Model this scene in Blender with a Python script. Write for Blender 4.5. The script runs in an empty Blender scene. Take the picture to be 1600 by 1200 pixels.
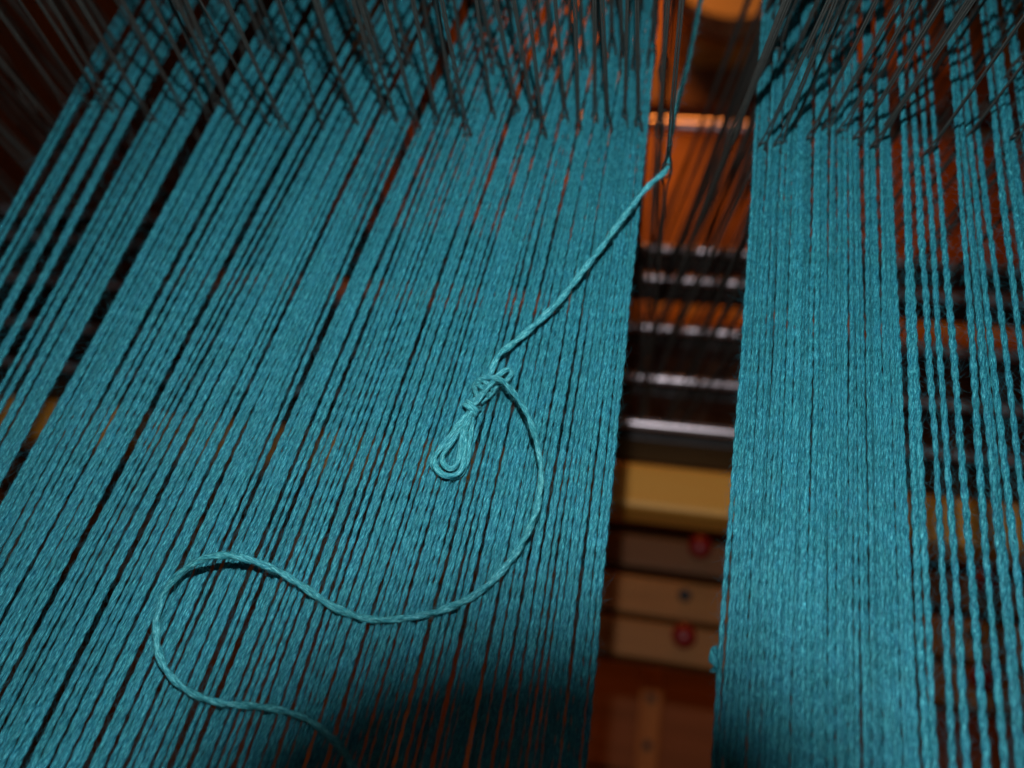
import bpy, math, random
import numpy as np
from mathutils import Vector, Matrix
random.seed(7); rng = np.random.default_rng(7)
C = bpy.context.scene.collection
sc = bpy.context.scene

# ------------------------------------------------------------------ camera
F = 1250.0                      # focal length in pixels of the 1600 px wide photograph
H = 0.12                        # camera height above the warp, metres (warp plane z = 0, warp runs along Y)
D1 = np.array([450, -2380, F]); D1 = D1 / np.linalg.norm(D1)
s_, x0_, y0_ = .10, 260 / F, 72 / F
b_, c_ = np.linalg.solve(np.array([[1, -y0_ + s_ * x0_], [D1[1], D1[2]]]), [s_, -D1[0]])
D2 = np.array([1, b_, c_]); D2 /= np.linalg.norm(D2)
UP = -np.cross(D1, D2)
R = np.array([D2, D1, UP])      # world = R @ (right, down, forward)

def at(px, py, z=0.0):
    """world point at height z seen at a place of the photograph"""
    r = R @ np.array([(px - 800) / F, (py - 600) / F, 1.0])
    return np.array([0, 0, H]) + r * ((z - H) / r[2])

def cam_pt(x, y, z):            # metres right / down / forward of the lens -> world
    return np.array([0, 0, H]) + R @ np.array([x, y, z])

cd = bpy.data.cameras.new('camera'); cam = bpy.data.objects.new('camera', cd); C.objects.link(cam)
M3 = Matrix([[R[i][0], -R[i][1], -R[i][2]] for i in range(3)])
cam.matrix_world = Matrix.Translation((0, 0, H)) @ M3.to_4x4()
cd.sensor_width = 36; cd.lens = F / 1600 * 36
cd.clip_start = .002; cd.clip_end = 20
cd.dof.use_dof = True; cd.dof.focus_distance = .129; cd.dof.aperture_fstop = 9.5
sc.camera = cam

# ------------------------------------------------------------------ light
w = bpy.data.worlds.new('World'); sc.world = w; w.use_nodes = True
w.node_tree.nodes['Background'].inputs[0].default_value = (1.0, .62, .38, 1)
w.node_tree.nodes['Background'].inputs[1].default_value = .012

FL = np.array([0.0, -.045, 0.0])     # flash tube, straight above the lens
def lamp(name, typ, loc, energy, color, **k):
    d = bpy.data.lights.new(name, typ); d.energy = energy; d.color = color
    for a, v in k.items(): setattr(d, a, v)
    o = bpy.data.objects.new(name, d); C.objects.link(o); o.location = loc
    return o
lamp('flash', 'POINT', cam_pt(*FL), .82, (1, .98, 1.0), shadow_soft_size=.0012)
rl = lamp('room_lamp', 'AREA', (-.03, .80, -.16), 0.30, (1, .29, .045), shape='DISK', size=.2, spread=math.radians(75))
rl.rotation_euler = (Vector((-.005, .36, -.42)) - Vector((-.03, .80, -.16))).to_track_quat('-Z', 'Y').to_euler()

vs = sc.view_settings
vs.view_transform = 'Standard'; vs.look = 'None'; vs.exposure = 0; vs.gamma = 1

# ------------------------------------------------------------------ helpers
def tag(o, label=None, cat=None, group=None, kind=None):
    if label: o['label'] = label
    if cat: o['category'] = cat
    if group: o['group'] = group
    if kind: o['kind'] = kind
    return o

def obj(name, me, mat=None, parent=None, loc=None):
    o = bpy.data.objects.new(name, me); C.objects.link(o)
    if mat and me and not me.materials: me.materials.append(mat)
    if parent: o.parent = parent
    if loc is not None: o.location = loc
    return o

def empty(name, loc, label, cat, group=None):
    o = bpy.data.objects.new(name, None); C.objects.link(o); o.location = loc
    o.empty_display_size = .005
    return tag(o, label, cat, group)

def raw_mesh(name, V, Q, UV=None, smooth=True):
    """quads (n,4) numpy -> mesh; UV per vertex-of-face (n*4,2)"""
    me = bpy.data.meshes.new(name)
    me.vertices.add(len(V)); me.vertices.foreach_set('co', np.asarray(V, dtype=np.float32).ravel())
    n = len(Q)
    me.loops.add(n * 4); me.loops.foreach_set('vertex_index', np.asarray(Q, dtype=np.int32).ravel())
    me.polygons.add(n); me.polygons.foreach_set('loop_start', np.arange(0, n * 4, 4, dtype=np.int32))
    me.polygons.foreach_set('loop_total', np.full(n, 4, dtype=np.int32))
    if UV is not None:
        l = me.uv_layers.new(name='UVMap'); l.data.foreach_set('uv', np.asarray(UV, dtype=np.float32).ravel())
    me.polygons.foreach_set('use_smooth', np.full(n, smooth))
    me.update(); me.validate()
    return me

def frames(P):
    T = np.gradient(P, axis=0); T /= np.linalg.norm(T, axis=1)[:, None]
    N = np.zeros_like(P); n = np.array([0, 0, 1.0])
    if abs(T[0] @ n) > .9: n = np.array([1.0, 0, 0])
    for i in range(len(P)):
        n = n - T[i] * (T[i] @ n); n /= np.linalg.norm(n); N[i] = n
    return T, N, np.cross(T, N)

def tube(P, rad, sides, N=None, B=None, v0=0.0):
    """open tube about polyline P; rad scalar or (n,) ; returns V,Q,UV"""
    if N is None: _, N, B = frames(P)
    n = len(P); rad = np.broadcast_to(rad, (n,))
    a = np.linspace(0, 2 * np.pi, sides, endpoint=False)
    V = P[:, None, :] + rad[:, None, None] * (np.cos(a)[None, :, None] * N[:, None, :] + np.sin(a)[None, :, None] * B[:, None, :])
    L = v0 + np.concatenate([[0], np.cumsum(np.linalg.norm(np.diff(P, axis=0), axis=1))])
    i = np.arange(n - 1)[:, None]; j = np.arange(sides)[None, :]; j2 = (j + 1) % sides
    Q = np.stack([i * sides + j, i * sides + j2, (i + 1) * sides + j2, (i + 1) * sides + j], -1).reshape(-1, 4)
    u0 = np.broadcast_to(j / sides, (n - 1, sides)); u1 = np.broadcast_to((j + 1) / sides, (n - 1, sides))
    la = np.broadcast_to(L[:-1, None], (n - 1, sides)); lb = np.broadcast_to(L[1:, None], (n - 1, sides))
    UV = np.stack([np.stack([u0, la], -1), np.stack([u1, la], -1), np.stack([u1, lb], -1), np.stack([u0, lb], -1)], 2).reshape(-1, 2)
    return V.reshape(-1, 3), Q, UV

def merge(parts):
    Vs, Qs, Us, k = [], [], [], 0
    for V, Q, U in parts:
        Vs.append(V); Qs.append(Q + k); Us.append(U); k += len(V)
    return np.concatenate(Vs), np.concatenate(Qs), np.concatenate(Us)

def smooth_noise(n, step, amp, r):
    k = max(4, int(n / step) + 4)
    c = r.normal(0, 1, k); x = np.linspace(1, k - 3, n); i = x.astype(int); t = x - i
    p0, p1, p2, p3 = c[i - 1], c[i], c[i + 1], c[np.minimum(i + 2, k - 1)]
    return amp * .5 * (2 * p1 + (p2 - p0) * t + (2 * p0 - 5 * p1 + 4 * p2 - p3) * t ** 2 + (3 * p1 - 3 * p2 + p3 - p0) * t ** 3)

def resample(K, step):
    """Catmull-Rom through key points, even spacing"""
    K = np.asarray(K, float); Pp = np.vstack([2 * K[0] - K[1], K, 2 * K[-1] - K[-2]]); out = []
    for i in range(1, len(Pp) - 2):
        t = np.linspace(0, 1, 24, endpoint=False)[:, None]
        p0, p1, p2, p3 = Pp[i - 1:i + 3]
        out.append(.5 * (2 * p1 + (p2 - p0) * t + (2 * p0 - 5 * p1 + 4 * p2 - p3) * t ** 2 + (3 * p1 - 3 * p2 + p3 - p0) * t ** 3))
    out = np.vstack(out + [K[-1:]])
    s = np.concatenate([[0], np.cumsum(np.linalg.norm(np.diff(out, axis=0), axis=1))])
    q = np.arange(0, s[-1], step)
    return np.stack([np.interp(q, s, out[:, k]) for k in range(3)], 1)

def yarn(P, rad, pitch, sides, r, plies=2, phase=None, step=.0004):
    """a plied yarn about polyline P -> V,Q,UV"""
    T, N, B = frames(P)
    L = np.concatenate([[0], np.cumsum(np.linalg.norm(np.diff(P, axis=0), axis=1))])
    n = len(P); ph = (phase if phase is not None else r.uniform(0, 6.28)) + L / pitch * 2 * np.pi + smooth_noise(n, 30, .5, r)
    fat = 1 + smooth_noise(n, 14, .05, r) + smooth_noise(n, 70, .07, r)
    out = []
    for k in range(plies):
        a = ph + k * 2 * np.pi / plies
        rr = rad * fat * (1 + smooth_noise(n, 9, .07, r))
        c = P + (.29 * rad * fat)[:, None] * (np.cos(a)[:, None] * N + np.sin(a)[:, None] * B)
        out.append(tube(c, .71 * rr, sides, N, B, v0=r.uniform(0, 1)))
    return merge(out)

def hairs(P, rad, count, r, lmin=.0006, lmax=.0022, thick=.000013):
    """loose fibres standing off a yarn"""
    T, N, B = frames(P); out = []
    idx = r.integers(1, len(P) - 1, count)
    for i in idx:
        a = r.uniform(0, 2 * np.pi); o = np.cos(a) * N[i] + np.sin(a) * B[i]; tt = T[i] * r.choice([-1, 1])
        l = r.uniform(lmin, lmax) * (2.6 if r.random() < .06 else 1); side = np.cross(tt, o)
        cv = r.normal(0, .5); lift = r.uniform(.15, .8)
        s = np.linspace(0, 1, 5)[:, None]
        K = P[i] + o * rad * .85 + l * (tt * s * (1 - .35 * s * lift) + o * lift * s * (1 - .45 * s) + side * cv * s * s)
        out.append(tube(K, thick * np.linspace(1, .5, 5), 3))
    return merge(out)

def box_mesh(name, dx, dy, dz, bev=.0008):
    import bmesh
    bm = bmesh.new(); bmesh.ops.create_cube(bm, size=1)
    for v in bm.verts: v.co = Vector((v.co.x * dx, v.co.y * dy, v.co.z * dz))
    bmesh.ops.bevel(bm, geom=bm.edges[:], offset=bev, segments=2, affect='EDGES', profile=.6)
    me = bpy.data.meshes.new(name); bm.to_mesh(me); bm.free(); return me

def box(name, lo, hi, mat, parent=None, bev=.0008, origin=(0, 0, 0)):
    lo = np.array(lo, float); hi = np.array(hi, float); d = hi - lo
    return obj(name, box_mesh(name, *d, bev), mat, parent, (lo + hi) / 2 - np.array(origin))

# ------------------------------------------------------------------ materials
def nodes(name):
    m = bpy.data.materials.new(name); m.use_nodes = True; nt = m.node_tree
    return m, nt, nt.nodes['Principled BSDF'], lambda t, **k: _n(nt, t, **k)
def _n(nt, t, **k):
    n = nt.nodes.new(t)
    for a, v in k.items(): setattr(n, a, v)
    return n
def math_node(nt, op, a, b=None):
    n = nt.nodes.new('ShaderNodeMath'); n.operation = op
    for i, x in enumerate((a, b)):
        if x is None: continue
        if isinstance(x, (int, float)): n.inputs[i].default_value = x
        else: nt.links.new(x, n.inputs[i])
    return n.outputs[0]

def yarn_material(name, col, light):
    m, nt, bs, N = nodes(name); L = nt.links.new
    uv = N('ShaderNodeUVMap'); sep = N('ShaderNodeSeparateXYZ'); L(uv.outputs[0], sep.inputs[0])
    a = math_node(nt, 'MULTIPLY', sep.outputs[0], 6.2831853)
    cx = math_node(nt, 'MULTIPLY', math_node(nt, 'COSINE', a), 1.5)
    cy = math_node(nt, 'MULTIPLY', math_node(nt, 'SINE', a), 1.5)
    vz = math_node(nt, 'MULTIPLY', sep.outputs[1], 430.0)
    cmb = N('ShaderNodeCombineXYZ'); L(cx, cmb.inputs[0]); L(cy, cmb.inputs[1]); L(vz, cmb.inputs[2])
    fib = N('ShaderNodeTexNoise'); fib.inputs['Scale'].default_value = 2.6; fib.inputs['Detail'].default_value = 4
    fib.inputs['Roughness'].default_value = .7; L(cmb.outputs[0], fib.inputs[0])
    oi = N('ShaderNodeObjectInfo')
    g = N('ShaderNodeNewGeometry')
    blot = N('ShaderNodeTexNoise'); blot.inputs['Scale'].default_value = 260; blot.inputs['Detail'].default_value = 3
    L(g.outputs['Position'], blot.inputs[0])
    cr = N('ShaderNodeValToRGB'); e = cr.color_ramp.elements
    e[0].position = .38; e[0].color = (col[0] * .4, col[1] * .48, col[2] * .55, 1)
    e[1].position = .63; e[1].color = (*light, 1)
    mid = cr.color_ramp.elements.new(.5); mid.color = (*col, 1)
    L(fib.outputs[0], cr.inputs[0])
    hsv = N('ShaderNodeHueSaturation')
    L(cr.outputs[0], hsv.inputs['Color'])
    L(math_node(nt, 'ADD', math_node(nt, 'MULTIPLY', blot.outputs[0], .5), math_node(nt, 'ADD', math_node(nt, 'MULTIPLY', oi.outputs['Random'], .16), .67)), hsv.inputs['Value'])
    L(math_node(nt, 'ADD', math_node(nt, 'MULTIPLY', blot.outputs[0], .03), .485), hsv.inputs['Hue'])
    L(hsv.outputs[0], bs.inputs['Base Color'])
    bs.inputs['Roughness'].default_value = .52
    bs.inputs['Sheen Weight'].default_value = .08; bs.inputs['Sheen Roughness'].default_value = .45
    bs.inputs['Sheen Tint'].default_value = (.45, .9, 1, 1)
    bs.inputs['Specular IOR Level'].default_value = .26
    bp = N('ShaderNodeBump'); bp.inputs['Strength'].default_value = .9; bp.inputs['Distance'].default_value = .00009
    L(fib.outputs[0], bp.inputs['Height']); L(bp.outputs[0], bs.inputs['Normal'])
    return m
teal = yarn_material('teal_cotton', (.008, .186, .252), (.10, .59, .66))
flash_lit_teal = yarn_material('flash_lit_teal_cotton', (.032, .34, .40), (.24, .82, .86))  # same cotton as the warp; extra flash brightness put into the colour

def plain(name, col, rough, metal=0.0, noise=0.0, scale=200, coat=0.0):
    m, nt, bs, N = nodes(name); L = nt.links.new
    bs.inputs['Roughness'].default_value = rough; bs.inputs['Metallic'].default_value = metal
    bs.inputs['Coat Weight'].default_value = coat
    tc = N('ShaderNodeTexCoord'); n = N('ShaderNodeTexNoise'); n.inputs['Scale'].default_value = scale; n.inputs['Detail'].default_value = 5
    L(tc.outputs['Object'], n.inputs[0])
    mx = N('ShaderNodeMixRGB'); mx.inputs[1].default_value = (*[c * (1 - noise) for c in col], 1)
    mx.inputs[2].default_value = (*[min(1, c * (1 + noise)) for c in col], 1)
    L(n.outputs[0], mx.inputs[0]); L(mx.outputs[0], bs.inputs['Base Color'])
    bp = N('ShaderNodeBump'); bp.inputs['Strength'].default_value = .2; bp.inputs['Distance'].default_value = .0002
    L(n.outputs[0], bp.inputs['Height']); L(bp.outputs[0], bs.inputs['Normal'])
    return m

def wood(name, dark, light, axis=0, rough=.42, coat=.2):
    m, nt, bs, N = nodes(name); L = nt.links.new
    tc = N('ShaderNodeTexCoord'); mp = N('ShaderNodeMapping')
    s = [28, 28, 28]; s[axis] = 2.2; mp.inputs['Scale'].default_value = s
    oi = N('ShaderNodeObjectInfo'); L(tc.outputs['Object'], mp.inputs[0])
    cmb = N('ShaderNodeCombineXYZ'); L(math_node(nt, 'MULTIPLY', oi.outputs['Random'], 9.0), cmb.inputs[0]); L(cmb.outputs[0], mp.inputs['Location'])
    n = N('ShaderNodeTexNoise'); n.inputs['Scale'].default_value = 3.5; n.inputs['Detail'].default_value = 8
    n.inputs['Roughness'].default_value = .65; n.inputs['Distortion'].default_value = .8
    L(mp.outputs[0], n.inputs[0])
    cr = N('ShaderNodeValToRGB'); e = cr.color_ramp.elements
    e[0].position = .32; e[0].color = (*dark, 1); e[1].position = .68; e[1].color = (*light, 1)
    L(n.outputs[0], cr.inputs[0])
    hs = N('ShaderNodeHueSaturation'); L(cr.outputs[0], hs.inputs['Color'])
    L(math_node(nt, 'ADD', math_node(nt, 'MULTIPLY', oi.outputs['Random'], .3), .85), hs.inputs['Value'])
    L(hs.outputs[0], bs.inputs['Base Color'])
    bs.inputs['Roughness'].default_value = rough; bs.inputs['Coat Weight'].default_value = coat; bs.inputs['Coat Roughness'].default_value = .3
    bp = N('ShaderNodeBump'); bp.inputs['Strength'].default_value = .25; bp.inputs['Distance'].default_value = .0006
    L(n.outputs[0], bp.inputs['Height']); L(bp.outputs[0], bs.inputs['Normal'])
    return m

wire_m = plain('oxidised_wire', (.085, .088, .078), .5, .5, .35, 900)
rod_m = plain('bright_steel', (.86, .78, .84), .36, .85, .08, 300)
frame_m = plain('black_frame', (.022, .019, .017), .5, .0, .4, 120)
flash_m = plain('black_plastic', (.02, .02, .02), .6)
red_m = plain('red_plastic', (.26, .006, .005), .4, 0, .1, 90, coat=.15)
hole_m = plain('blackened_steel', (.012, .013, .014), .6, 0)
maple = wood('honey_maple', (.94, .40, .05), (.96, .48, .08), 0, .5, 0)
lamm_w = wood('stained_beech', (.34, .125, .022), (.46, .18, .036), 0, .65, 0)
lamm_dark = wood('darker_beech', (.16, .06, .015), (.24, .095, .025), 0, .65, 0)  # darker tone of the lamm wood, for the two upper lamms
tread_w = wood('treadle_beech', (.40, .13, .025), (.60, .21, .045), 1, .75, 0)
floor_w = wood('reddish_floorboard', (.19, .075, .025), (.34, .13, .045), 0, .8, 0)
back_w = wood('orange_varnished_wood', (.40, .13, .02), (.56, .20, .03), 0, .6, 0)
rear_w = wood('orange_pine', (.55, .20, .03), (.85, .34, .06), 0, .6, 0)
brown_w = wood('brown_timber', (.16, .06, .025), (.26, .10, .04), 0, .6, 0)
dark_w = wood('dark_loom_timber', (.030, .017, .010), (.055, .030, .017), 2)
pale_w = wood('pale_timber', (.17, .13, .065), (.25, .19, .10), 0, .7, 0)

ORD = ('first second third fourth fifth sixth seventh eighth ninth tenth eleventh twelfth thirteenth fourteenth fifteenth sixteenth '
       'seventeenth eighteenth nineteenth twentieth twenty-first twenty-second twenty-third twenty-fourth twenty-fifth twenty-sixth '
       'twenty-seventh twenty-eighth twenty-ninth thirtieth').split()

# ------------------------------------------------------------------ floor
fl = obj('floor', box_mesh('floor', 3.0, 3.0, .02, .002), floor_w, None, (0, .9, -.475)); tag(fl, kind='structure')
for i in range(24):
    y = -.12 + i * .075
    pl = box('plank', (-1.4, y, -.464), (1.4, y + .072, -.450), floor_w, fl, .0015, origin=(0, .9, -.475))

# ------------------------------------------------------------------ timbers under the warp
def row(py, z, px=1050): return at(px, py, z)[1]

XL, XR = -.34, .26
zb = -.186
bm_ = empty('cross_beam', (0, row(760, zb), zb - .01), 'honey coloured wooden crossbeam in the gap just below the black shaft bars', 'beam')
box('board', (XL, row(797, zb, 1040), zb - .020), (XR, row(727, zb, 1040), zb), maple, bm_, .0022, origin=bm_.location)

lamms = [(812, 832, 'thin dark wooden lamm directly under the honey coloured crossbeam', False, False),
         (842, 892, 'dark brown lamm carrying the dim red bead', True, False),
         (906, 966, 'brown wooden lamm with one dark screw hole, between two dark slits', False, True),
         (975, 1036, 'lowest brown lamm with the bright red bead', True, False)]
zl = -.235
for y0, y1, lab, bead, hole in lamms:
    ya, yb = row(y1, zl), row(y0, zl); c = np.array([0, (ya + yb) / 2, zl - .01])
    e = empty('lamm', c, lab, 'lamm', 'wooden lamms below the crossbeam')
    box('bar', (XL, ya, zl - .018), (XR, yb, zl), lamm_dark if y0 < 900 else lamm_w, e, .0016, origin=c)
    import bmesh
    for off in (0, .116):
        xx = {842: 1093, 975: 1068, 906: 1070}.get(y0)
        if xx is None: break
        p = at(xx, (y0 + y1) / 2 - (10 if bead else 6), zl)
        if bead:
            bmm = bmesh.new(); bmesh.ops.create_uvsphere(bmm, u_segments=20, v_segments=12, radius=.0052)
            for v in bmm.verts: v.co.z = v.co.z * .75 + .0028
            me = bpy.data.meshes.new('bead'); bmm.to_mesh(me); bmm.free()
            me.polygons.foreach_set('use_smooth', [True] * len(me.polygons))
            obj('bead', me, red_m, e, np.array([p[0] + off, p[1], zl]) - c)
        elif hole:
            bmm = bmesh.new()
            bmesh.ops.create_cone(bmm, cap_ends=True, segments=20, radius1=.0030, radius2=.0022, depth=.0016)
            me = bpy.data.meshes.new('screw'); bmm.to_mesh(me); bmm.free()
            obj('screw', me, hole_m, e, np.array([p[0] + off, p[1], zl + .0006]) - c)

# treadles running front to back near the floor
zt = -.37
xt = at(1015, 1120, zt)[0]
for k in range(-5, 4):
    x = xt + k * .047
    lab = 'orange wooden treadle at the bottom of the gap, two dark holes in it' if k == 0 else 'reddish wooden treadle below the warp, glimpsed between threads'
    if k == 1: lab = 'dim reddish treadle against the right edge of the gap bottom'
    if k < 0: lab = 'reddish wooden treadle under the left warp, %s one left of the gap' % ORD[-k - 1]
    if k > 1: lab = 'reddish wooden treadle under the right warp, %s one right of the gap' % ORD[k - 2]
    e = empty('treadle', (x, .0, zt), lab, 'treadle', 'wooden treadles near the floor')
    box('board', (x - .0062, -.20, zt - .016), (x + .0062, row(1046, zt), zt), tread_w, e, .0015, origin=e.location)
    for yy in (1090, 1165):
        p = at(1015, yy, zt)
        bmm = bmesh.new(); bmesh.ops.create_cone(bmm, cap_ends=True, segments=16, radius1=.0026, radius2=.002, depth=.001)
        me = bpy.data.meshes.new('peg_hole'); bmm.to_mesh(me); bmm.free()
        obj('peg_hole', me, hole_m, e, (0, p[1], .0004))

# timbers behind the shafts, seen through the gap
z = -.30
bb = empty('back_rail', (0, row(492, z), z), 'light wooden rail seen in the gap behind the third shaft bar', 'rail')
box('board', (XL, row(508, z), z - .016), (XR, row(474, z), z), maple, bb, .0015, origin=bb.location)
z = -.36
bo = empty('lower_board', (0, row(290, z), z), 'wide orange varnished board in the gap under the thin bright rod', 'board')
box('panel', (-.30, row(425, z), z - .02), (.55, row(205, z), z), back_w, bo, .003, origin=bo.location)
dk = empty('back_beam', (0, row(145, z), z), 'dark brown timber in the gap just above the thin bright rod', 'beam')
box('board', (-.5, row(182, z), z - .03), (.6, row(118, z), z + .012), brown_w, dk, .004, origin=dk.location)
bh = empty('rear_board', (0, row(85, z), z), 'orange board in the gap above the dark timber', 'board')
box('panel', (-.5, row(112, z), z - .02), (.6, row(-60, z), z), rear_w, bh, .003, origin=bh.location)
bh.rotation_euler.z = math.radians(-5)
z = -.30
pb = empty('pale_block', at(1150, 8, z), 'pale curved wooden block at the very top of the gap', 'block')
bmm = bmesh.new()
ring = [bmm.verts.new((.062 * math.cos(t), .085 + .10 * math.sin(t), 0)) for t in np.linspace(math.pi, 2 * math.pi, 16)]
top = [bmm.verts.new((.062, .16, 0)), bmm.verts.new((-.062, .16, 0))]
f_ = bmm.faces.new(ring + top)
ex = bmesh.ops.extrude_face_region(bmm, geom=[f_])
for v in [g for g in ex['geom'] if isinstance(g, bmesh.types.BMVert)]: v.co.z -= .02
bmesh.ops.recalc_face_normals(bmm, faces=bmm.faces[:])
me = bpy.data.meshes.new('block'); bmm.to_mesh(me); bmm.free()
obj('block', me, pale_w, pb)

# thin bright rod far behind
def rod_mesh(name, length, rad, seg=12):
    P = np.array([[-length / 2, 0, 0], [0, 0, 0], [length / 2, 0, 0]], float)
    V, Q, U = tube(P, rad, seg); return raw_mesh(name, V, Q, U)
z = -.30
p = at(1095, 196, z)
rr = obj('tie_rod', rod_mesh('tie_rod', .9, .0042), rod_m, None, (0, p[1], z)); rr.rotation_euler.z = math.radians(-1)
tag(rr, 'thin bright metal rod crossing the gap in front of orange wood, farthest of the rods', 'rod')

# side of the loom at far left
sp = empty('loom_side', (-.36, .3, -.1), 'dark loom side timber in the top left corner', 'loom side')
box('upright', (-.40, .05, -.44), (-.355, .75, .30), dark_w, sp, .004, origin=sp.location)

# ------------------------------------------------------------------ shafts
shaft_py = [668, 595, 515, 437, 390]
shaft_Y = []
ordinal = ['front', 'second', 'third', 'fourth', 'rearmost']
ZB = -.150
for i, py in enumerate(shaft_py):
    p = at(1060, py, ZB); Y = p[1]; shaft_Y.append(Y)
    e = empty('shaft_frame', (0, Y, ZB), '%s shaft: bright heddle bar over a black frame bar, crossing the gap' % ordinal[i].capitalize().lower()
              if i else 'front shaft: brightest heddle bar over a deep black frame bar, nearest the crossbeam', 'shaft frame', 'heddle shafts below the warp')
    obj('heddle_bar', rod_mesh('heddle_bar', XR - XL, .0019, 14), rod_m, e, ((XL + XR) / 2, 0, 0))
    hgt = .020 if i == 0 else (.011 if i < 3 else .0045)
    box('frame_bar', (XL, Y - .003, ZB - .007 - hgt), (XR, Y + .004, ZB - .007), frame_m, e, .0008, origin=e.location)
    for k in range(7):
        x = XL + .05 + k * .088
        box('hook', (x, Y - .001, ZB - .008), (x + .003, Y + .001, ZB - .001), frame_m, e, .0003, origin=e.location)

# rows of heddle eyes at warp level, front to back
eye_Y = [.1235, .142, .161, .181, .197]

# ------------------------------------------------------------------ warp threads
TR = .00045            # yarn radius
Y0, Y1 = -.045, .42
def thread_path(sh, r):
    ys = np.concatenate([np.arange(Y0, .125, .00042), np.arange(.125, Y1, .0011)])
    n = len(ys)
    zx = np.interp(ys, [Y0, .04, eye_Y[sh] - .003, eye_Y[sh] + .003, Y1], np.array([0, 0, ez[sh], ez[sh], 0]))
    x = smooth_noise(n, 90, .00010, r) + smooth_noise(n, 30, .00004, r)
    z = zx + smooth_noise(n, 110, .00016, r)
    return np.stack([x, ys, z], 1)
ez = [-.0010, .0018, -.0017, .0011, -.0004]
NV = 6
variants = {}
for sh in range(5):
    for v in range(NV):
        r = np.random.default_rng(100 + sh * 10 + v)
        P = thread_path(sh, r)
        V, Q, U = yarn(P, TR, .0068 * r.uniform(.85, 1.15), 8, r)
        me = raw_mesh('warp_thread', V, Q, U); me.materials.append(teal)
        near = P[P[:, 1] < .14]
        V, Q, U = hairs(near, TR, 900, r)
        mf = raw_mesh('fuzz', V, Q, U); mf.materials.append(teal)
        variants[sh, v] = (me, mf)

# where each thread lies: clusters measured across the warp at one row, evened out towards the front
clusters = [  # (first px, last px) at the row y=300, label
    (26, 50, 'the outermost left bundle'),
    (61, 84, 'the second spaced bundle counted from far left'),
    (99, 119, 'the third spaced bundle counted from far left'),
    (131, 151, 'the fourth spaced bundle counted from far left'),
    (166, 186, 'the fifth spaced bundle counted from far left'),
    (200, 250, 'the sixth bundle, wider'),
    (268, 322, 'the bundle between two black slits'),
    (340, 354, 'the narrow pair between black slits'),
    (361, 403, 'the band left of the narrow dark red slits'),
    (421, 432, 'the thin pair between dark red slits'),
    (440, 451, 'the thin pair left of a wide dense band'),
    (458, 519, 'the wide band left of the double dark slit'),
    (533, 589, 'the dense band between two black and orange slits'),
    (608, 671, 'the dense band right of the widest orange slit'),
    (682, 706, 'the narrow band above the knot'),
    (711, 737, 'the second narrow band above the knot'),
    (742, 754, 'the thin pair above the knot'),
    (763, 793, 'the band that passes beneath the knot')]
threads = []   # (X at y300, label, group)
PITCH = 4.95
for a, b, t in clusters:
    n = max(2, int(round((b - a) / (PITCH if a > 260 else 6.0))))
    q = 1.08 if a > 380 else (1.0 if a > 260 else .90)
    for k in range(n): threads.append([(a + b) / 2 + q * (b - a) * ((k + .5) / n - .5), 'teal cotton warp thread in ' + t, 'L'])
x = 800.0
while x < 1001:
    threads.append([x, 'teal cotton warp thread in the band between knot and gap', 'L'])
    x += PITCH * (1.0 if random.random() > .14 else 1.3)
threads[-1][1] = 'teal cotton warp thread bordering the gap on its left side'
threads[-2][1] = 'teal cotton warp thread second from the gap on its left side'
x = 1176.0; k = 0
while x < 1395:
    lab = 'teal cotton warp thread in the solid band just right of the gap' if x < 1330 else 'teal cotton warp thread in the band left of the widest slit'
    if k == 0: lab = 'teal cotton warp thread bordering the gap on its right side'
    if k == 1: lab = 'teal cotton warp thread second from the gap on its right side'
    threads.append([x, lab, 'R']); k += 1
    x += PITCH * (1.0 if random.random() > .07 else 1.22)
    if 1334 < x < 1340: x += 2.5
ordn = 'first second third fourth fifth sixth seventh eighth ninth tenth eleventh twelfth'.split()
x = 1409.0; spaced = [1408, 1415, 1437, 1455, 1474, 1494, 1508, 1515, 1530, 1546, 1563, 1579, 1584, 1590, 1597, 1604, 1612, 1619, 1626, 1633, 1641, 1648, 1655, 1672, 1690, 1706, 1720, 1738]
for i, x in enumerate(spaced):
    if x > 1580: lab = 'teal cotton warp thread in the open stretch at far right'
    elif x in (1408, 1415): lab = 'teal cotton warp thread in the pair right of the widest slit'
    elif x in (1508, 1515): lab = 'teal cotton warp thread in the pair amid the widely spaced single threads'
    else: lab = '%s single widely spaced teal warp thread right of the widest slit' % {1437: 'first', 1455: 'second', 1474: 'third', 1494: 'fourth', 1530: 'fifth', 1546: 'sixth', 1563: 'seventh', 1579: 'eighth'}[x]
    threads.append([x, lab, 'R'])

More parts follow.
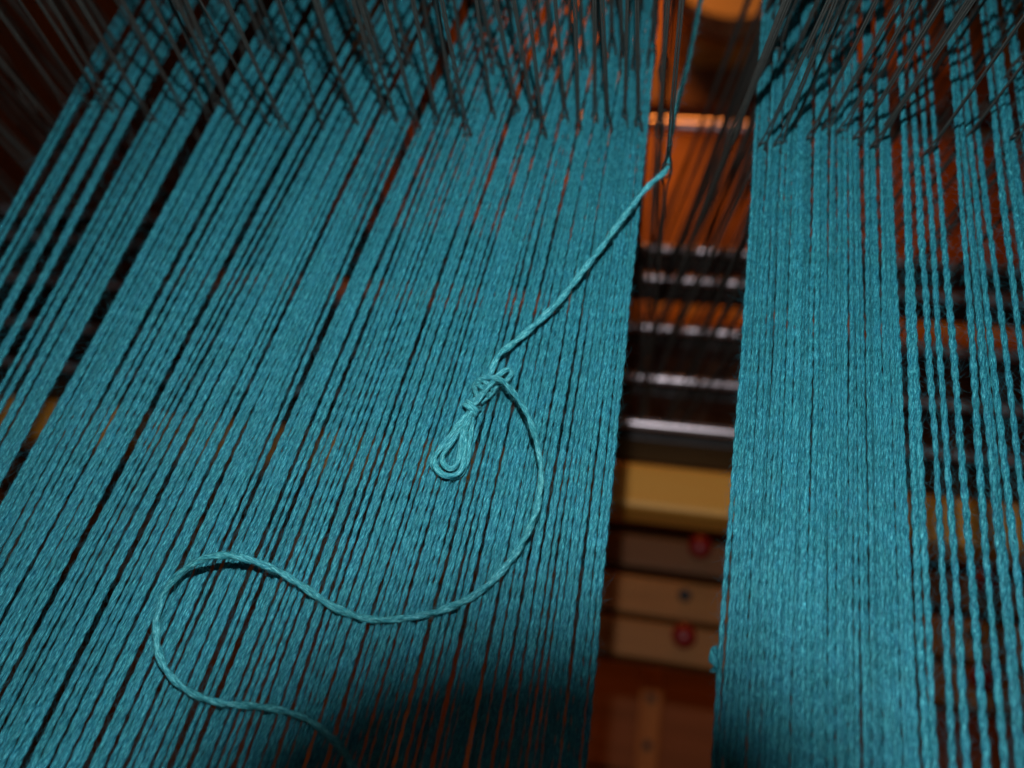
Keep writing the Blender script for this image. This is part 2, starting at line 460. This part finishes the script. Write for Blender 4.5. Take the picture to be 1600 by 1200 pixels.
def nth(k):
    if k < 30: return ORD[k]
    tens = ['thirty', 'forty', 'fifty', 'sixty', 'seventy', 'eighty', 'ninety', 'hundred', 'hundred and ten', 'hundred and twenty'][(k + 1) // 10 - 3]
    return tens[:-1] + 'ieth' if (k + 1) % 10 == 0 and k < 99 else tens + ('th' if (k + 1) % 10 == 0 else '-' + ORD[(k + 1) % 10 - 1])
for lab in {t[1] for t in threads}:
    same = [t for t in threads if t[1] == lab]
    if len(same) > 1:
        for k, t in enumerate(sorted(same, key=lambda q: q[0])):
            t[1] = lab.replace('teal cotton warp thread', '%s teal thread from left' % nth(k))
            if len(t[1].split()) > 16: print('LONG', t[1])
YA = None
L = [t for t in threads if t[2] == 'L']; Rr = [t for t in threads if t[2] == 'R']
def place_band(T, xa_fn, mix, left_b, right_b):
    n = len(T)
    XA = np.array([at(t[0], 300)[0] for t in T])
    ev = np.linspace(left_b, right_b, n)
    XB = (1 - mix) * XA + mix * ev
    keep = np.interp(XA, [at(90, 300)[0], at(400, 300)[0]], [.25, 1.0])     # the outer bundles stay bundled
    shift = gl_bot - gl_top
    XB = keep * XB + (1 - keep) * (XA + shift)
    return XA, XB
gl_top, gl_bot = at(1003, 300)[0], at(912, 1200)[0]
gr_top, gr_bot = at(1176, 300)[0], at(1116, 1200)[0]
XA_L, XB_L = place_band(L, None, .88, at(30, 300)[0] + (gl_bot - gl_top), gl_bot)
XB_L += (gl_bot - XB_L[-1])
XA_R = np.array([at(t[0], 300)[0] for t in Rr]); XB_R = XA_R + (gr_bot - gr_top)
YA, YB = at(800, 300)[1], at(800, 1200)[1]
made = []
order = [0, 2, 1, 3, 4]
i = 0
for T, XA, XB in ((L, XA_L, XB_L), (Rr, XA_R, XB_R)):
    for j, t in enumerate(T):
        ya, yb = at(t[0], 300)[1], YB
        sh = order[i % 5]; v = random.randrange(NV)
        me, mf = variants[sh, v]
        o = bpy.data.objects.new('warp_thread', me); C.objects.link(o)
        xa = XA[j] + random.gauss(0, .00006); xb = XB[j] + random.gauss(0, .00010)
        yaw = -math.atan2(xa - xb, ya - yb)
        dy = random.uniform(-.004, .004)
        # line through (xa,ya) and (xb,yb); mesh runs along local Y through x=0
        o.rotation_euler = (0, 0, yaw)
        o.location = (xb - (yb / (ya - yb)) * (xa - xb), dy, random.choice([-1, 1]) * .0003 + random.gauss(0, .00018))
        if t[0] > 1400: o.scale = (1.24, 1, 1.24)
        tag(o, t[1], 'thread', 'warp threads left of the gap' if t[2] == 'L' else 'warp threads right of the gap')
        f = bpy.data.objects.new('fuzz', mf); C.objects.link(f); f.parent = o; f['kind'] = 'stuff'
        Yeye = eye_Y[sh] + dy
        xe = xa + (xa - xb) / (ya - yb) * (Yeye - ya)
        made.append((xe, Yeye, o.location.z + ez[sh], sh, t))
        i += 1
print('threads', len(made))

# ------------------------------------------------------------------ heddles
WR = .00020
def heddle_meshes():
    up_, dn_ = .135, .1500
    zz = np.array([up_, .06, .02, .008, .0045, .0025, 0, -.0025, -.0045, -.008, -.02, -.06, -dn_])
    off = np.array([.00022, .00022, .00022, .00022, .00035, .0007, .0009, .0007, .00035, .00022, .00022, .00022, .00022])
    out = []
    for s in (-1, 1):
        P = np.stack([s * off, np.zeros_like(zz), zz], 1)
        n = len(P); out.append(tube(P, WR, 6, np.tile([1.0, 0, 0], (n, 1)), np.tile([0, 1.0, 0], (n, 1))))
    V, Q, U = merge(out); body = raw_mesh('heddle', V, Q, U); body.materials.append(wire_m)
    t = np.linspace(0, 2 * np.pi, 19)
    P = np.stack([.00068 * np.cos(t), np.zeros(19), .0022 * np.sin(t)], 1)
    V, Q, U = tube(P, .00015, 5, np.tile([0, 1.0, 0], (19, 1)), np.stack([np.cos(t), 0 * t, np.sin(t)], 1))
    eye = raw_mesh('eye', V, Q, U); eye.materials.append(wire_m)
    return body, eye
hb, he = heddle_meshes()
def lean_at(x):
    return np.interp(x, [-.2, -.12, -.06, -.02, .0, .01, .06, .12], [2, 6, 3, 0, 2, 8, 8, 7])
def heddle(x, y, z, lean, yaw, label, group):
    sh_ = int(np.argmin(np.abs(np.array(eye_Y) - y))); tilt = math.atan2(shaft_Y[sh_] - y, .150)
    o = bpy.data.objects.new('heddle', hb); C.objects.link(o); o.location = (x, y, z)
    o.rotation_euler = (Matrix.Rotation(tilt, 4, 'X') @ Matrix.Rotation(math.radians(lean), 4, 'Y') @ Matrix.Rotation(yaw, 4, 'Z')).to_euler()
    tag(o, label, 'heddle', group)
    c = bpy.data.objects.new('eye', he); C.objects.link(c); c.parent = o
    return o
rowname = ['front', 'second', 'third', 'fourth', 'rearmost']
rank = {}
for side in 'LR':
    for sh in range(5):
        row_ = sorted([m for m in made if m[3] == sh and m[4][2] == side], key=lambda m: -m[0] if side == 'L' else m[0])
        for k, m in enumerate(row_): rank[id(m[4])] = k
for (x, y, z, sh, t) in made:
    side = 'left' if t[2] == 'L' else 'right'
    bunch = math.sin(x * 900 + sh) * .0007
    heddle(x, y, z, lean_at(x) + 1.8 * math.sin(x * 230 + sh * 1.3) + random.gauss(0, 1.0), random.uniform(-.9, .9),
           '%s wire heddle in the %s row counted from the gap to the %s' % (nth(rank[id(t)]), rowname[sh], side),
           'threaded heddles %s of the gap' % side)
nh = sum(1 for o in C.objects if o.name.startswith('heddle') and o.get('category'))
for k in range(max(0, 299 - nh - 46 - 20 - 7 - 1)):
    sh = [0, 1, 0, 2, 1, 3][k % 6]; right = k % 4 == 3
    x = random.uniform(.024, .085) if right else random.uniform(-.155, -.012)
    heddle(x, eye_Y[sh] + random.gauss(0, .001), .001, lean_at(x) + random.gauss(0, 2.2), random.uniform(-1, 1),
           'empty dark wire heddle standing among the threaded ones %s of the gap' % ('right' if right else 'left'), 'unthreaded heddles %s of the gap' % ('right' if right else 'left'))
for k in range(46):       # spare heddles pushed to the end of the bars
    sh = k % 5
    x = -.1635 - abs(random.gauss(0, .022)); heddle(x, eye_Y[sh] + random.gauss(0, .001), 0, 2 + random.gauss(0, 2.5), random.uniform(-1, 1),
           'empty dark wire heddle bunched beyond the left edge of the warp', 'spare heddles at far left')
for k in range(15):
    sh = k % 5
    x = at(1150, 190)[0] + random.gauss(0, .0008) + .0031 * sh
    heddle(x, eye_Y[sh] + random.gauss(0, .001), 0, 8 + random.gauss(0, .6), random.uniform(-1, 1),
           'empty dark wire heddle leaning in the gap near its right side', 'spare heddles in the gap, right side')
for k in range(4):
    sh = k % 5
    x = at(1028, 190)[0] + random.gauss(0, .0004)
    heddle(x, eye_Y[sh] + random.gauss(0, .001), 0, .5 + random.gauss(0, .8), random.uniform(-1, 1),
           'empty dark wire heddle hanging in the gap near its left side', 'spare heddles in the gap, left side')
pe = at(1042, 267, .0035)
heddle(pe[0], pe[1], pe[2], .5, .3, 'dark wire heddle whose eye holds the loose knotted yarn, in the gap', 'loose yarn heddle')

# ------------------------------------------------------------------ the loose knotted yarn
LR = .00057
root = empty('loose_yarn', at(740, 632, 0), 'loose teal yarn with a small bow knot, trailing an S curve over the warp', 'yarn')
o0 = np.array(root.location)
def strand(name, keys, rad=LR, fuzz=0, pitch=.0085, r=None, world=False):
    K = np.array(keys, float) if world else np.array([at(a, b, .0009 + (c - .9) * .00135) for a, b, c in keys])
    P = resample(K, .00028)
    n = len(P); P = P + np.stack([smooth_noise(n, 40, .00005, r), smooth_noise(n, 40, .00005, r), smooth_noise(n, 40, .00004, r)], 1)
    V, Q, U = yarn(P, rad, pitch, 12, r)
    o = obj(name, raw_mesh(name, V - o0, Q, U), flash_lit_teal, root)
    if fuzz:
        V, Q, U = hairs(P, rad, fuzz, r); f = obj('fuzz', raw_mesh('fuzz', V - o0, Q, U), flash_lit_teal, o); f['kind'] = 'stuff'
    return o
rL = np.random.default_rng(5)
strand('lead', [(1112, -70, 4), (1095, 0, 4), (1073, 105, 4), (1052, 190, 4), (1044, 250, 3.7), (1042, 265, 3.6), (1034, 273, 3.8), (1012, 292, 4),
                (985, 325, 3.6), (940, 385, 3.4), (905, 430, 3.2), (870, 475, 2.8), (832, 511, 2.4), (800, 538, 2.2), (781, 553, 2.4), (769, 577, 2.6), (762, 600, 2.2), (752, 615, 1.8), (738, 632, 1.8)], LR, 900, r=rL)
strand('tail', [(748, 622, 1.4), (742, 607, 1.8), (750, 595, 2.6), (768, 590, 3.2), (787, 597, 3.6), (808, 620, 4.0), (826, 652, 4.6), (839, 695, 4.8), (845, 740, 4.2), (839, 793, 3.2), (818, 845, 2.2), (785, 892, 1.6),
                (745, 928, 1.3), (700, 950, 1.2), (650, 963, 1.1), (600, 968, 1.1), (560, 963, 1.1), (515, 944, 1.2), (470, 914, 1.7), (430, 890, 2.3), (395, 876, 3.2),
                (360, 868, 4.0), (325, 871, 4.0), (290, 889, 3.2), (262, 918, 2.2), (247, 955, 1.4), (244, 995, 1.1), (254, 1035, 1.1), (278, 1066, 1.1),
                (310, 1087, 1.1), (350, 1099, 1.1), (400, 1104, 1.1), (440, 1110, 1.1), (480, 1124, 1.1), (515, 1150, 1.1), (540, 1180, 1.1), (570, 1240, 1.1)], LR, 2000, r=rL)
strand('loop', [(742, 624, 1.5), (735, 641, 1.6), (720, 659, 1.9), (704, 680, 2.0), (690, 698, 1.9), (680, 714, 1.8), (682, 730, 1.8), (695, 742, 1.8), (712, 741, 1.9), (723, 729, 2.0), (726, 706, 2.0), (727, 680, 2.1), (734, 652, 1.8), (741, 632, 1.6)], LR * .84, 220, r=rL)
strand('loop', [(745, 622, 1.9), (737, 643, 2.1), (724, 663, 2.4), (709, 684, 2.4), (697, 701, 2.2), (690, 713, 2.0), (692, 725, 1.9), (702, 732, 2.0), (712, 726, 2.1), (717, 710, 2.3), (719, 690, 2.5), (724, 668, 2.5), (734, 647, 2.1), (743, 630, 1.9)], LR * .82, 200, r=rL)
strand('loop', [(741, 626, 1.1), (730, 648, 1.1), (712, 672, 1.1), (695, 692, 1.1), (680, 711, 1.0), (676, 726, 1.0), (687, 739, 1.0), (706, 746, 1.0), (722, 739, 1.1), (731, 718, 1.2), (734, 688, 1.2), (738, 656, 1.1), (743, 634, 1.1)], LR * .82, 150, r=rL)
strand('loop_end', [(742, 632, 2.4), (755, 616, 2.8), (768, 600, 3.0), (780, 586, 3.0), (793, 577, 2.6), (799, 583, 2.2), (791, 594, 1.8), (777, 604, 1.6), (764, 618, 1.5), (750, 630, 1.5)], LR * .85, 160, r=rL)
def wrap(px, py, z, dx, dy, rad, turns, seed, spread=.0007):
    c = at(px, py, z * .001); t = at(px + dx, py + dy, z * .001) - c; t /= np.linalg.norm(t)
    u = np.array([0, 0, 1.0]); s = np.cross(t, u); K = []
    for a in np.linspace(-.6, turns * 2 * np.pi - .3, int(turns * 9)):
        K.append(c + rad * (np.cos(a) * s + .8 * np.sin(a) * u) + t * spread * (a / 6.28 - turns / 2))
    strand('knot', K, LR * .78, 110, r=np.random.default_rng(seed), world=True)
wrap(737, 636, 1.9, 12, -14, .00125, 2.1, 21)
wrap(758, 606, 2.1, 12, -14, .00135, 1.6, 22, .0011)

# small knot standing off the thread at the right edge of the gap
sl = empty('slub_knot', at(1120, 1030, .0006), 'tiny teal knot of fibre on the thread at the right edge of the gap', 'knot')
r = np.random.default_rng(9); parts = []
for k in range(5):
    a = r.uniform(0, 6.28); q = np.linspace(0, 1, 16)
    K = np.stack([.0005 * np.cos(a + q * 7) * (1 - .3 * q) - .0004, (q - .5) * .0032 * r.uniform(.7, 1.2), .0004 * np.sin(a + q * 7)], 1)
    parts.append(tube(K, .00026 * np.sin(np.pi * np.clip(q, .05, .95)) + .00008, 6))
V, Q, U = merge(parts); obj('tuft', raw_mesh('tuft', V, Q, U), teal, sl)
V, Q, U = hairs(np.stack([np.zeros(12), np.linspace(-.0015, .0015, 12), np.zeros(12)], 1), .0005, 60, r); f = obj('fuzz', raw_mesh('fuzz', V, Q, U), teal, sl); f['kind'] = 'stuff'

# ------------------------------------------------------------------ the flash that lights the picture
fo = empty('camera_flash', cam_pt(0, -.049, -.006), 'small black flash head above the lens', 'flash')
fo.rotation_euler = M3.to_euler()
def local(x, y, z):   # camera metres -> local of fo
    return Vector((x, -(y + .049), -(z + .006)))
me = box_mesh('housing', .022, .014, .006, .001); obj('housing', me, flash_m, fo, local(0, -.047, -.008))
# unseen blocker added near the flash, shaped to cast the lens barrel's soft shadow
zc, rr_ = .010, .0050
top_y = FL[1] + (.0415 - FL[1]) * zc / .118 - .0008
bmm = bmesh.new(); seg = 24; cx = -.0001
ang = [math.radians(a) for a in np.linspace(28, 152, seg)]
o_ = [bmm.verts.new(local(cx + rr_ * math.cos(a), top_y + rr_ - rr_ * math.sin(a), zc)) for a in ang]
f_ = bmm.faces.new(o_)
ex = bmesh.ops.extrude_face_region(bmm, geom=[f_])
for v in [g for g in ex['geom'] if isinstance(g, bmesh.types.BMVert)]: v.co.z += .002
bmesh.ops.recalc_face_normals(bmm, faces=bmm.faces[:])
me = bpy.data.meshes.new('shadow_blocker'); bmm.to_mesh(me); bmm.free(); obj('shadow_blocker', me, flash_m, fo)
